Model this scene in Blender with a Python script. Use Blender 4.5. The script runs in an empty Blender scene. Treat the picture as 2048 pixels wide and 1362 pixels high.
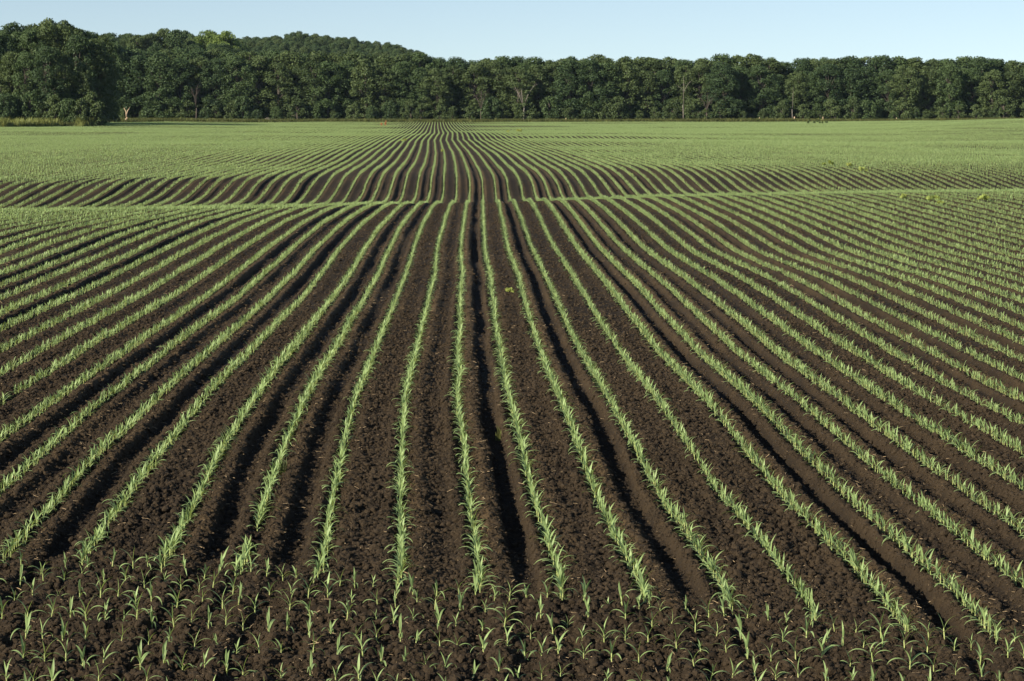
import bpy, bmesh, math, random
import numpy as np
from mathutils import Vector, Matrix

SC = bpy.context.scene
COL = SC.collection
R = math.radians

# ------------------------------------------------------------------ camera, sky, sun, exposure
CAMZ = 4.40                       # eye height above the foreground soil
F = 4267.0                        # focal length in photo pixels (50 mm on a 24 mm wide sensor)
YH = 235.0                        # photo row of the eye-level horizon
cam_d = bpy.data.cameras.new('camera')
cam_d.sensor_width = 24.0
cam_d.lens = 50.0
cam_d.shift_y = -(681.0 - YH) / 2048.0
cam_d.clip_start = 0.1
cam_d.clip_end = 9000.0
cam = bpy.data.objects.new('camera', cam_d)
cam.location = (0, 0, CAMZ)
cam.rotation_euler = (R(90), 0, 0)
COL.objects.link(cam)
SC.camera = cam

SUN_EL, SUN_BACK = R(24), R(38)   # elevation; how far behind the left-hand side the sun stands
SDIR = Vector((-math.cos(SUN_BACK) * math.cos(SUN_EL), -math.sin(SUN_BACK) * math.cos(SUN_EL), math.sin(SUN_EL)))
world = bpy.data.worlds.new('World')
SC.world = world
world.use_nodes = True
wn = world.node_tree
sky = wn.nodes.new('ShaderNodeTexSky')
sky.sky_type = 'NISHITA'
sky.sun_disc = False
sky.sun_elevation = SUN_EL
sky.sun_rotation = math.atan2(SDIR.x, SDIR.y)
sky.altitude = 600
sky.air_density = 1.0
sky.dust_density = 0.25
sky.ozone_density = 2.0
wtc = wn.nodes.new('ShaderNodeTexCoord'); lift = wn.nodes.new('ShaderNodeVectorMath'); lift.operation = 'ADD'; lift.inputs[1].default_value = (0, 0, 0.07)
wnm = wn.nodes.new('ShaderNodeVectorMath'); wnm.operation = 'NORMALIZE'
wn.links.new(wtc.outputs['Generated'], lift.inputs[0]); wn.links.new(lift.outputs[0], wnm.inputs[0]); wn.links.new(wnm.outputs[0], sky.inputs[0])
tint = wn.nodes.new('ShaderNodeMix'); tint.data_type = 'RGBA'; tint.blend_type = 'MULTIPLY'; tint.inputs['Factor'].default_value = 1.0
tint.inputs['B'].default_value = (1.14, 1.02, 0.935, 1)
wn.links.new(sky.outputs[0], tint.inputs['A']); wn.links.new(tint.outputs['Result'], wn.nodes['Background'].inputs[0])
wn.nodes['Background'].inputs[1].default_value = 0.086
sun_d = bpy.data.lights.new('sun', 'SUN')
sun_d.energy = 5.0
sun_d.angle = R(0.5)
sun_d.color = (1.0, 0.90, 0.74)
sun = bpy.data.objects.new('sun', sun_d)
sun.rotation_euler = SDIR.to_track_quat('Z', 'Y').to_euler()
sun.location = (-60, -40, 60)
COL.objects.link(sun)
SC.view_settings.view_transform = 'Standard'
SC.view_settings.look = 'None'
SC.view_settings.gamma = 1.0
SC.view_settings.exposure = 0.75
SC.cycles.max_bounces = 5
SC.cycles.diffuse_bounces = 3
SC.cycles.transmission_bounces = 3
SC.cycles.caustics_reflective = False
SC.cycles.caustics_refractive = False

rng = np.random.default_rng(7)
random.seed(7)

# ------------------------------------------------------------------ helpers
def tag(o, label=None, cat=None, group=None, kind=None):
    if label: o['label'] = label
    if cat: o['category'] = cat
    if group: o['group'] = group
    if kind: o['kind'] = kind
    return o

def empty(name, loc, rz=0.0, scale=(1, 1, 1)):
    o = bpy.data.objects.new(name, None)
    o.empty_display_size = 0.2
    o.location = loc
    o.rotation_euler = (0, 0, rz)
    o.scale = scale
    COL.objects.link(o)
    return o

class MB:
    """collects quads / triangles and links them as one mesh object"""
    def __init__(self):
        self.v, self.f, self.m = [], [], []
    def add(self, verts, faces, mat=0):
        b = len(self.v)
        self.v += [tuple(p) for p in verts]
        self.f += [tuple(b + i for i in q) for q in faces]
        self.m += [mat] * len(faces)
    def tube(self, pts, rad, n=6, mat=0, cap=True):
        pts = [Vector(p) for p in pts]
        vs, fs = [], []
        up = Vector((0.31, 0.17, 1)).normalized()
        for i, p in enumerate(pts):
            d = (pts[min(i + 1, len(pts) - 1)] - pts[max(i - 1, 0)]).normalized()
            a = d.cross(up)
            if a.length < 1e-3: a = d.cross(Vector((1, 0, 0)))
            a.normalize(); b = d.cross(a)
            for k in range(n):
                w = 2 * math.pi * k / n
                vs.append(p + (a * math.cos(w) + b * math.sin(w)) * rad[i])
        for i in range(len(pts) - 1):
            for k in range(n):
                fs.append((i * n + k, i * n + (k + 1) % n, (i + 1) * n + (k + 1) % n, (i + 1) * n + k))
        if cap:
            fs.append(tuple(range(n))[::-1]); fs.append(tuple(range((len(pts) - 1) * n, len(pts) * n)))
        self.add(vs, fs, mat)
    def mesh(self, name, mats, smooth=False):
        me = bpy.data.meshes.new(name)
        me.from_pydata(self.v, [], self.f)
        for m in (mats if isinstance(mats, (list, tuple)) else [mats]): me.materials.append(m)
        me.polygons.foreach_set('material_index', self.m)
        if smooth: me.polygons.foreach_set('use_smooth', [True] * len(self.f))
        me.update()
        return me
    def build(self, name, mats, parent=None, smooth=False, link=True):
        o = bpy.data.objects.new(name, self.mesh(name, mats, smooth))
        if link: COL.objects.link(o)
        if parent: o.parent = parent
        return o

def np_mesh(name, V, Q, mats=(), smooth=False):
    me = bpy.data.meshes.new(name)
    V = np.ascontiguousarray(V, np.float32); Q = np.ascontiguousarray(Q, np.int32)
    n = Q.shape[1]
    me.vertices.add(len(V)); me.vertices.foreach_set('co', V.ravel())
    me.loops.add(Q.size); me.loops.foreach_set('vertex_index', Q.ravel())
    me.polygons.add(len(Q))
    me.polygons.foreach_set('loop_start', np.arange(0, Q.size, n, dtype=np.int32))
    for m in mats: me.materials.append(m)
    if smooth: me.polygons.foreach_set('use_smooth', np.ones(len(Q), bool))
    me.update(calc_edges=True)
    return me

_tabs = {}
def vnoise(x, y, seed=0):
    """smooth value noise, -1..1"""
    if seed not in _tabs: _tabs[seed] = np.random.default_rng(1000 + seed).uniform(-1, 1, (512, 512)).astype(np.float32)
    T = _tabs[seed]
    xi = np.floor(x).astype(np.int64); yi = np.floor(y).astype(np.int64)
    fx = (x - xi).astype(np.float32); fy = (y - yi).astype(np.float32)
    fx = fx * fx * (3 - 2 * fx); fy = fy * fy * (3 - 2 * fy)
    a, b, c, d = xi & 511, (xi + 1) & 511, yi & 511, (yi + 1) & 511
    return (T[a, c] * (1 - fx) + T[b, c] * fx) * (1 - fy) + (T[a, d] * (1 - fx) + T[b, d] * fx) * fy

def sstep(a, b, x):
    t = np.clip((x - a) / (b - a), 0, 1)
    return t * t * (3 - 2 * t)

# ------------------------------------------------------------------ materials
def new_mat(name):
    m = bpy.data.materials.new(name); m.use_nodes = True
    nt = m.node_tree; nt.nodes.clear()
    out = nt.nodes.new('ShaderNodeOutputMaterial')
    return m, nt, out

def noise_node(nt, scale, detail=4.0, rough=0.6, coord='Object'):
    tc = nt.nodes.new('ShaderNodeTexCoord'); n = nt.nodes.new('ShaderNodeTexNoise')
    n.inputs['Scale'].default_value = scale; n.inputs['Detail'].default_value = detail; n.inputs['Roughness'].default_value = rough
    nt.links.new(tc.outputs[coord], n.inputs['Vector'])
    return n

def ramp(nt, fac, stops):
    r = nt.nodes.new('ShaderNodeValToRGB')
    while len(r.color_ramp.elements) < len(stops): r.color_ramp.elements.new(0.5)
    for e, (p, c) in zip(r.color_ramp.elements, stops): e.position = p; e.color = (*c, 1)
    nt.links.new(fac, r.inputs[0])
    return r

def leafy(name, dark, light, trans, rough=0.55, tfac=0.3, spec=0.3, scale=1.5):
    """two-sided foliage: diffuse and gloss above, light shining through"""
    m, nt, out = new_mat(name)
    info = nt.nodes.new('ShaderNodeObjectInfo')
    n = noise_node(nt, scale, 2.0)
    add = nt.nodes.new('ShaderNodeMath'); add.operation = 'MULTIPLY_ADD'
    nt.links.new(info.outputs['Random'], add.inputs[0]); add.inputs[1].default_value = 0.7
    nt.links.new(n.outputs['Fac'], add.inputs[2])
    r = ramp(nt, add.outputs[0], [(0.3, dark), (1.0, light)])
    p = nt.nodes.new('ShaderNodeBsdfPrincipled')
    nt.links.new(r.outputs[0], p.inputs['Base Color'])
    p.inputs['Roughness'].default_value = rough
    p.inputs['Specular IOR Level'].default_value = spec
    t = nt.nodes.new('ShaderNodeBsdfTranslucent'); t.inputs[0].default_value = (*trans, 1)
    mx = nt.nodes.new('ShaderNodeMixShader'); mx.inputs[0].default_value = tfac
    nt.links.new(p.outputs[0], mx.inputs[1]); nt.links.new(t.outputs[0], mx.inputs[2])
    nt.links.new(mx.outputs[0], out.inputs[0])
    return m

def solid(name, c1, c2, scale=6.0, rough=0.85, bump=0.0):
    m, nt, out = new_mat(name)
    n = noise_node(nt, scale, 5.0)
    r = ramp(nt, n.outputs['Fac'], [(0.35, c1), (0.68, c2)])
    p = nt.nodes.new('ShaderNodeBsdfPrincipled')
    nt.links.new(r.outputs[0], p.inputs['Base Color'])
    p.inputs['Roughness'].default_value = rough; p.inputs['Specular IOR Level'].default_value = 0.15
    if bump:
        b = nt.nodes.new('ShaderNodeBump'); b.inputs['Strength'].default_value = bump; b.inputs['Distance'].default_value = 0.05
        nt.links.new(n.outputs['Fac'], b.inputs['Height']); nt.links.new(b.outputs[0], p.inputs['Normal'])
    nt.links.new(p.outputs[0], out.inputs[0])
    return m

def soil_material():
    m, nt, out = new_mat('soil')
    at = nt.nodes.new('ShaderNodeAttribute'); at.attribute_name = 'dry_unshaded'
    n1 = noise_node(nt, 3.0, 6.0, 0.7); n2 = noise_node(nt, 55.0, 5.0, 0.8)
    damp_shaded = ramp(nt, n2.outputs['Fac'], [(0.3, (0.0160, 0.0123, 0.0086)), (0.7, (0.034, 0.0255, 0.0172))])  # damp soil, and the shade painted into the wheel tracks
    dry_unshaded = ramp(nt, n2.outputs['Fac'], [(0.3, (0.060, 0.042, 0.022)), (0.7, (0.108, 0.074, 0.039))])
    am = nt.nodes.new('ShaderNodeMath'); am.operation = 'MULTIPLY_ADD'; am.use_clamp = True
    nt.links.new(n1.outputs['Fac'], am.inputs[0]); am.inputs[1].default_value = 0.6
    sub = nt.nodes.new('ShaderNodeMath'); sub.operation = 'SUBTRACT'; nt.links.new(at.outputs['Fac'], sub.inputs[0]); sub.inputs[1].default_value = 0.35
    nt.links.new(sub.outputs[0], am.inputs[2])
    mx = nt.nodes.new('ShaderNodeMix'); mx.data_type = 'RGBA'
    nt.links.new(am.outputs[0], mx.inputs['Factor']); nt.links.new(damp_shaded.outputs[0], mx.inputs['A']); nt.links.new(dry_unshaded.outputs[0], mx.inputs['B'])
    g = nt.nodes.new('ShaderNodeAttribute'); g.attribute_name = 'turf'
    turf = ramp(nt, n1.outputs['Fac'], [(0.35, (0.03, 0.042, 0.014)), (0.7, (0.055, 0.07, 0.022))])
    mg = nt.nodes.new('ShaderNodeMix'); mg.data_type = 'RGBA'
    nt.links.new(g.outputs['Fac'], mg.inputs['Factor']); nt.links.new(mx.outputs['Result'], mg.inputs['A']); nt.links.new(turf.outputs[0], mg.inputs['B'])
    p = nt.nodes.new('ShaderNodeBsdfPrincipled')
    nt.links.new(mg.outputs['Result'], p.inputs['Base Color'])
    p.inputs['Roughness'].default_value = 0.95; p.inputs['Specular IOR Level'].default_value = 0.1
    b = nt.nodes.new('ShaderNodeBump'); b.inputs['Strength'].default_value = 1.0; b.inputs['Distance'].default_value = 0.02
    nt.links.new(n2.outputs['Fac'], b.inputs['Height']); nt.links.new(b.outputs[0], p.inputs['Normal'])
    nt.links.new(p.outputs[0], out.inputs[0])
    return m

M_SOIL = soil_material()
M_CLOD = solid('clod_soil', (0.024, 0.018, 0.0118), (0.076, 0.053, 0.030), 30.0, 0.97, 0.5)
M_STRAW = solid('straw', (0.22, 0.15, 0.08), (0.46, 0.35, 0.21), 3.0, 0.8)
M_LEAF = leafy('corn_leaf', (0.182, 0.262, 0.095), (0.302, 0.408, 0.160), (0.40, 0.50, 0.10), 0.5, 0.28, 0.35, 3.0)
M_STALK = leafy('corn_stalk', (0.30, 0.37, 0.12), (0.43, 0.48, 0.18), (0.4, 0.45, 0.1), 0.5, 0.12, 0.35, 3.0)
M_TREE = [leafy('tree_leaf_dark', (0.036, 0.064, 0.028), (0.074, 0.114, 0.042), (0.06, 0.10, 0.02), 0.6, 0.25, 0.2, 0.35),
          leafy('tree_leaf_olive', (0.044, 0.069, 0.027), (0.090, 0.126, 0.046), (0.09, 0.12, 0.02), 0.6, 0.25, 0.2, 0.35),
          leafy('tree_leaf_bright', (0.09, 0.14, 0.04), (0.19, 0.26, 0.07), (0.14, 0.22, 0.03), 0.6, 0.35, 0.2, 0.35)]
M_BARK = solid('bark', (0.05, 0.042, 0.034), (0.12, 0.105, 0.085), 2.0, 0.9)
M_PALE = solid('pale_bark', (0.14, 0.125, 0.105), (0.26, 0.235, 0.195), 1.2, 0.9)
M_SNAG = solid('bleached_wood', (0.38, 0.27, 0.17), (0.62, 0.48, 0.34), 0.9, 0.85)
M_TWIG = solid('dead_twigs', (0.08, 0.065, 0.055), (0.14, 0.115, 0.095), 2.0, 0.9)
M_GRASS = leafy('edge_grass', (0.055, 0.07, 0.022), (0.12, 0.13, 0.04), (0.12, 0.14, 0.03), 0.6, 0.3, 0.2, 0.2)
M_GOLD = leafy('yellow_grass', (0.13, 0.16, 0.045), (0.23, 0.255, 0.08), (0.3, 0.3, 0.06), 0.6, 0.3, 0.2, 0.4)
M_WEED = leafy('yellow_weed_leaf', (0.22, 0.29, 0.07), (0.34, 0.40, 0.115), (0.5, 0.5, 0.08), 0.6, 0.3, 0.2, 4.0)

# ------------------------------------------------------------------ the lie of the land
S = 0.762                                                       # row spacing
def rel(y, d): return -(y - YH) * d / F                          # height below the eye of what the photo shows at row y
# distance, sideways place of the reference row, from the width of the rows across the photo
_ref = np.array([(1150, 962, 159), (1100, 952, 152), (1000, 932, 131.5), (900, 922, 117), (800, 912, 99.5), (700, 916, 80.5), (600, 921, 63.8),
                 (550, 924, 55.6), (500, 921, 47.6), (455, 926, 41.3), (410, 934, 32.6), (380, 939, 26.6), (355, 939, 25.3), (330, 931, 20.5),
                 (305, 921, 16.5), (281, 904, 11.8), (267.4, 905.5, 9.1), (255.7, 895.7, 6.65), (246, 891, 5.2)])
_rd = S * F / _ref[:, 2]
_rx = (_ref[:, 1] - 1024) * _rd / F
_LD = np.linspace(math.log(3), math.log(6000), 1600)
def _smooth(a, sig, axis=0):
    n = int(sig * 4) + 1
    k = np.exp(-0.5 * (np.arange(-n, n + 1) / sig) ** 2); k /= k.sum()
    p = [(0, 0)] * a.ndim; p[axis] = (n, n)
    return np.apply_along_axis(lambda v: np.convolve(v, k, 'valid'), axis, np.pad(a, p, 'edge'))
_dg = np.exp(_LD)
_x0 = np.interp(_dg, _rd, _rx)
_x0 = np.where(_dg > _rd[-1], _rx[-1] + (_dg - _rd[-1]) * (_rx[-1] - _rx[-3]) / (_rd[-1] - _rd[-3]), _x0)
_x0 = _smooth(_x0, 5)
def row0(Y): return np.interp(np.log(np.maximum(Y, 3.0)), _LD, _x0)

PROFILES = {   # photo column: (distance, height below the eye)
    0: [(3, -4.3), (20, -4.3), (28, -4.25), (39, -4.30), (46, -4.29), (53, -4.23), (60, -4.14), (67, -3.97), (74, -3.84), (81, -3.86), (92, -4.03), (98, -4.30),
        (104, -4.62), (108, -4.56), (113, -4.10), (117, -3.68), (119.5, -3.50), (129, -3.60), (158, -3.5), (197, -3.25), (275, -2.95), (357, -2.45), (440, -1.65), (470, -1.2), (640, -1.2), (6000, -1)],
    512: [(3, -4.3), (20, -4.3), (33, -4.28), (51, -4.37), (67, -4.17), (82, -3.96), (96, -4.12), (103, -4.38), (111, -4.66), (115.5, -4.60), (120, -4.15), (124, -3.62), (130, -3.60), (158, -3.5),
          (197, -3.22), (275, -2.96), (357, -2.6), (489, -2.1), (640, -1.25), (6000, -1)],
    900: [(3, -4.39), (20.4, -4.39), (24.7, -4.43), (27.8, -4.34), (32.7, -4.33), (40.4, -4.40), (51, -4.36), (58.5, -4.32), (68.3, -4.24), (78.7, -4.10), (99.7, -4.12), (106, -4.25),
          (112, -4.6), (118, -4.78), (123, -4.60), (126.5, -4.12), (129.5, -3.62), (135, -3.58), (158.6, -3.52), (197, -3.23), (275, -2.97), (357, -2.71), (470, -2.50), (489, -2.33), (560, -2.0), (625, -1.55), (645, -1.25), (6000, -1)],
    1400: [(3, -4.45), (20, -4.45), (25.2, -4.52), (32, -4.30), (40, -4.45), (51.5, -4.40), (60, -4.42), (71.5, -4.45), (82, -4.28), (95, -4.02), (106, -3.95), (112, -4.10), (120, -4.62), (127, -4.72), (131, -4.58),
           (137.5, -4.0), (145, -3.60), (153, -3.48), (175, -3.42), (200, -3.28), (275, -3.02), (296, -2.98), (304, -2.62), (320, -2.85), (360, -2.6), (489, -2.2), (640, -1.25), (6000, -1)],
    1750: [(3, -4.5), (20, -4.55), (35, -4.58), (53, -4.55), (72, -4.48), (85, -4.22), (98, -3.95), (109, -3.88), (116, -4.1), (125, -4.6), (133, -4.72), (137, -4.62), (146, -3.98), (155, -3.60), (165, -3.50), (190, -3.50),
           (230, -3.4), (262, -3.2), (275, -3.3), (330, -2.9), (400, -2.3), (489, -1.75), (640, -1.25), (6000, -1)],
    2048: [(3, -4.55), (20, -4.6), (31, -4.58), (37, -4.65), (46, -4.62), (55, -4.53), (70, -4.42), (85, -4.15), (100, -3.88), (111, -3.82), (118, -4.05), (128, -4.6), (136, -4.8), (140, -4.70), (150, -3.98), (160, -3.64), (171, -3.56), (190, -3.62),
           (205, -3.68), (220, -3.85), (290, -3.1), (380, -1.3), (430, -0.35), (465, -0.05), (500, -0.3), (640, -1.2), (6000, -1)]}
_tc = np.array([(x - 1024) / F for x in PROFILES])
_prof = np.stack([_smooth(np.interp(_dg, *zip(*PROFILES[x])), 2.6) for x in PROFILES], 1)
_tg = np.linspace(-0.30, 0.30, 181)
def _lat(row):
    i = np.clip(np.searchsorted(_tc, _tg) - 1, 0, len(_tc) - 2)
    u = np.clip((_tg - _tc[i]) / (_tc[i + 1] - _tc[i]), 0, 1)
    return row[i] * (1 - u) + row[i + 1] * u
_TER = _smooth(np.apply_along_axis(_lat, 1, _prof), 7, 1)
_hx = np.array([-2000, 430, 470, 530, 600])
_hb = np.array([17, 17, 15, 6, 0.0])
_gx = np.array([-2000, 430, 500, 600, 650, 700, 760, 800, 850, 880, 910, 960])
_gb = np.array([26, 27, 29.5, 31.5, 30.5, 28.5, 26, 24.3, 19.5, 15, 8, 0.0])
def terrain(X, Y):
    """ground height without furrows and clods"""
    Yc = np.maximum(Y, 3.0)
    t = X / np.maximum(Y, 15.0)
    a = (np.log(Yc) - _LD[0]) / (_LD[1] - _LD[0]); b = (np.clip(t, -0.2999, 0.2999) + 0.30) / (_tg[1] - _tg[0])
    i = np.clip(a.astype(int), 0, len(_LD) - 2); j = np.clip(b.astype(int), 0, len(_tg) - 2)
    u = np.clip(a - i, 0, 1); v = b - j
    z = (_TER[i, j] * (1 - u) + _TER[i + 1, j] * u) * (1 - v) + (_TER[i, j + 1] * (1 - u) + _TER[i + 1, j + 1] * u) * v
    px = 1024 + F * t
    z = z + np.interp(px, _hx, _hb) * sstep(655, 840, Y) * (1 - sstep(890, 985, Y))
    z = z + np.interp(px, _gx, _gb) * sstep(880, 1190, Y) * 1.0
    z = z + 0.05 * vnoise(X / 9.0, Y / 14.0, 21) * sstep(15, 40, Y) + (0.10 + 0.16 * sstep(.03, .09, np.abs(t + .03))) * vnoise(X / 37.0, Y / 29.0, 22) * sstep(150, 260, Y)
    return z + CAMZ

def wander(k, Y):
    """each row strays a little from the next"""
    return 0.022 * vnoise(k * 7.31 + 3.0 + Y * 0, Y / 4.5, 31) + 0.03 * vnoise(np.floor(k / 4.0) * 5.7, Y / 16.0, 32)

# what lies between each row and the next: d track depth, r ridge, c clods, p place of the track
LANES = {-6: (.12, .04, .5, .55), -5: (0, .03, 1.2, .5), -4: (.09, .05, .6, .55), -3: (.08, .05, .7, .55), -2: (0, .03, 1.3, .5), -1: (.03, .05, .9, .62),
         0: (.15, .055, .5, .60), 1: (0, .035, 1.1, .5), 2: (.14, .055, .6, .58), 3: (0, .02, 1.4, .5), 4: (.01, .02, 1.3, .5), 5: (.15, .05, .5, .56), 6: (.08, .05, .7, .56),
         7: (.12, .04, .8, .55), 8: (.07, .03, 1.0, .5), 9: (0, .02, 1.2, .5), 10: (.02, .03, 1.1, .5), 12: (.19, .05, .5, .55), 14: (.19, .05, .5, .55),
         -7: (.05, .04, .8, .5), -8: (.09, .05, .6, .55), -9: (.02, .03, 1.1, .5), -10: (0, .03, 1.2, .5)}
_lr = np.random.default_rng(5)
_lane = np.zeros((1601, 4))
for k in range(-800, 801):
    _lane[k + 800] = LANES.get(k) or (_lr.choice([0, .02, .06, .12], p=[.35, .2, .25, .2]), _lr.uniform(.02, .05), _lr.uniform(.5, 1.2), _lr.uniform(.5, .6))

FIELD_END = 628.0
def field_end(X, Y):
    px = 1024 + F * X / np.maximum(Y, 15)
    return np.interp(px, [-600, 0, 60, 130, 190, 240, 330, 3000], [415, 428, 438, 446, 452, 600, FIELD_END, FIELD_END])
def margin(px): return float(np.interp(px, [-600, 0, 60, 130, 190, 240, 330], [415, 428, 438, 446, 452, 600, FIELD_END]))
def head_line(X): return 19.5 - 0.205 * X                        # where the rows stop and the cross rows begin

def lanes(X, Y):
    q = (X - row0(Y)) / S
    k = np.floor(q)
    q = q - wander(k, Y) / S
    k = np.floor(q); u = q - k
    L = _lane[np.clip(k.astype(int) + 800, 0, 1600)]
    return k, u, L

def micro(X, Y, res):
    """furrows, wheel tracks and clods; res is the size of the mesh cells there"""
    k, u, L = lanes(X, Y)
    d, r, c, p = L[..., 0] * (1 - 0.5 * sstep(105, 150, Y)), L[..., 1], L[..., 2], L[..., 3]
    p = p + 0.035 * vnoise(k * 5.3 + Y * 0, Y / 1.9, 44) + 0.02 * vnoise(k * 3.3, Y / 0.6, 45)
    d = d * 0.74 * (0.85 + 0.45 * vnoise(k * 2.7, Y / 3.3, 46) + 0.25 * vnoise(k * 4.7, Y / 0.8, 47))
    r = r * (0.85 + 0.4 * vnoise(k * 6.1, Y / 2.1, 48))
    g = lambda m, w: np.exp(-((u - m) / w) ** 2)
    h = -d * sstep(0, 1, np.clip(1.9 * np.exp(-((u - p + 0.03 * vnoise(X / .11, Y / .13, 57)) / 0.16) ** 2) - 0.25, 0, 1)) + r * g(0.27, 0.13) + (0.6 * r + 0.01) * g(0.82, 0.11)
    h = h - 0.04 * (np.exp(-((u) / 0.10) ** 2) + np.exp(-((u - 1) / 0.10) ** 2)) - 0.03 * np.exp(-((u - .11) / 0.07) ** 2)
    inside = sstep(0.0, 1.2, Y - head_line(X)) * (1 - sstep(-3, 0, Y - field_end(X, Y)))
    keep = np.maximum(inside, 0.55 * (1 - sstep(0.0, 1.2, Y - head_line(X))))
    h = h * keep
    cross = (Y - head_line(X)) / 0.74
    h = h + 0.03 * np.cos(2 * np.pi * cross) * (1 - sstep(-0.4, 0.4, Y - head_line(X)))
    track = np.clip(d / 0.12, 0, 1) * g(p, 0.17) * keep
    amp = (0.65 + 0.5 * c) * (1 - 0.5 * track) * (1 - 0.35 * np.clip(r / 0.05, 0, 1) * g(0.27, 0.16))
    amp = np.where(Y < head_line(X), np.maximum(amp, 0.95), amp)
    amp = amp * (0.75 + 0.5 * vnoise(X / 1.3, Y / 1.7, 41)) * (1 - sstep(-3, 0, Y - field_end(X, Y)))
    n = np.zeros_like(X)
    for s_, a_, sd in ((0.30, .024, 1), (0.13, .046, 2), (0.065, .044, 3), (0.034, .026, 4), (0.018, .011, 5)):
        w = 1 - sstep(s_ * 0.25, s_ * 0.8, res)
        if not np.any(w > 0): continue
        v = vnoise(X / s_ + 0.37 * Y / s_, Y / s_ - 0.37 * X / s_, sd)
        n = n + w * a_ * ((0.42 - np.abs(v)) if sd in (2, 3) else v)
    h = h + n * amp
    dry_unshaded = np.clip(0.15 + 0.95 * (g(0.27, 0.17) * np.clip(r / 0.045, 0.3, 1.1)) + 0.30 * g(0.8, .12) - 0.6 * track - 0.3 * (c - 0.8), 0, 1)  # ridges drier; wheel tracks darkened in colour to strengthen the furrow shade
    dry_unshaded = np.where(Y < head_line(X), 0.22 + 0.25 * vnoise(X / .5, Y / .5, 43), dry_unshaded)
    dry_unshaded = np.clip(dry_unshaded + 0.08 * sstep(60, 140, Y) + 0.22 * vnoise(X / 1.9, Y / 4.3, 49) + 0.15 * vnoise(X / .35, Y / .8, 50), 0, 1)
    return h, dry_unshaded

# one sheet of ground from behind the camera to the horizon
tin = np.linspace(-0.30, 0.30, 1801)
tout = np.array([0.303, 0.31, 0.325, 0.35, 0.40, 0.5, 0.7, 1.0, 1.6, 2.6])
T = np.concatenate([-tout[::-1], tin, tout])
Ys = [-60, -40, -20, -8, 0, 5, 9, 12, 14, 15.0]
while Ys[-1] < 31: Ys.append(Ys[-1] + 0.017 * (Ys[-1] / 20) ** 0.8)
while Ys[-1] < 62: Ys.append(Ys[-1] * 1.0013)
while Ys[-1] < 135: Ys.append(Ys[-1] * 1.0022)
while Ys[-1] < 660: Ys.append(Ys[-1] * 1.0055)
while Ys[-1] < 5200: Ys.append(Ys[-1] * 1.05)
Ys = np.array(Ys)
YY, TT = np.meshgrid(Ys, T, indexing='ij')
XX = TT * np.maximum(YY, 15.0)
res = np.maximum(np.maximum(YY, 15) * (tin[1] - tin[0]), np.gradient(Ys)[:, None] * 0.7)
res = np.where(np.abs(TT) > 0.301, 1.0, res)
mic, dry_unshaded = micro(XX, YY, res)
ZZ = terrain(XX, YY) + np.where(YY < 14, 0, mic)
turf = sstep(-1.5, 1.0, YY - field_end(XX, YY))
nr, nc = YY.shape
idx = np.arange(nr * nc).reshape(nr, nc)
Q = np.stack([idx[:-1, :-1], idx[:-1, 1:], idx[1:, 1:], idx[1:, :-1]], -1).reshape(-1, 4)
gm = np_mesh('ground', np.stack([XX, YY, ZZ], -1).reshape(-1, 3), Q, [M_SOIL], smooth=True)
for nm, arr in (('dry_unshaded', dry_unshaded), ('turf', turf)):
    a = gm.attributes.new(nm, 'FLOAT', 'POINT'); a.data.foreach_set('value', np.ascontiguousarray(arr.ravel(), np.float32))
ground = bpy.data.objects.new('ground', gm); COL.objects.link(ground)
tag(ground, 'dark brown cultivated soil with furrows between the crop rows', 'ground', kind='structure')
del XX, YY, ZZ, TT, mic, dry_unshaded, turf, Q, idx, res

def gz(X, Y):
    """ground height with furrows, for standing things on it"""
    X = np.asarray(X, float); Y = np.asarray(Y, float)
    h, _ = micro(X, Y, np.full(X.shape, 0.03) * np.maximum(1, Y / 40))
    return terrain(X, Y) + np.where(Y < 14, 0, h)
def at(px, Y):
    """sideways place of a photo column at a distance"""
    return (px - 1024) * Y / F

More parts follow.
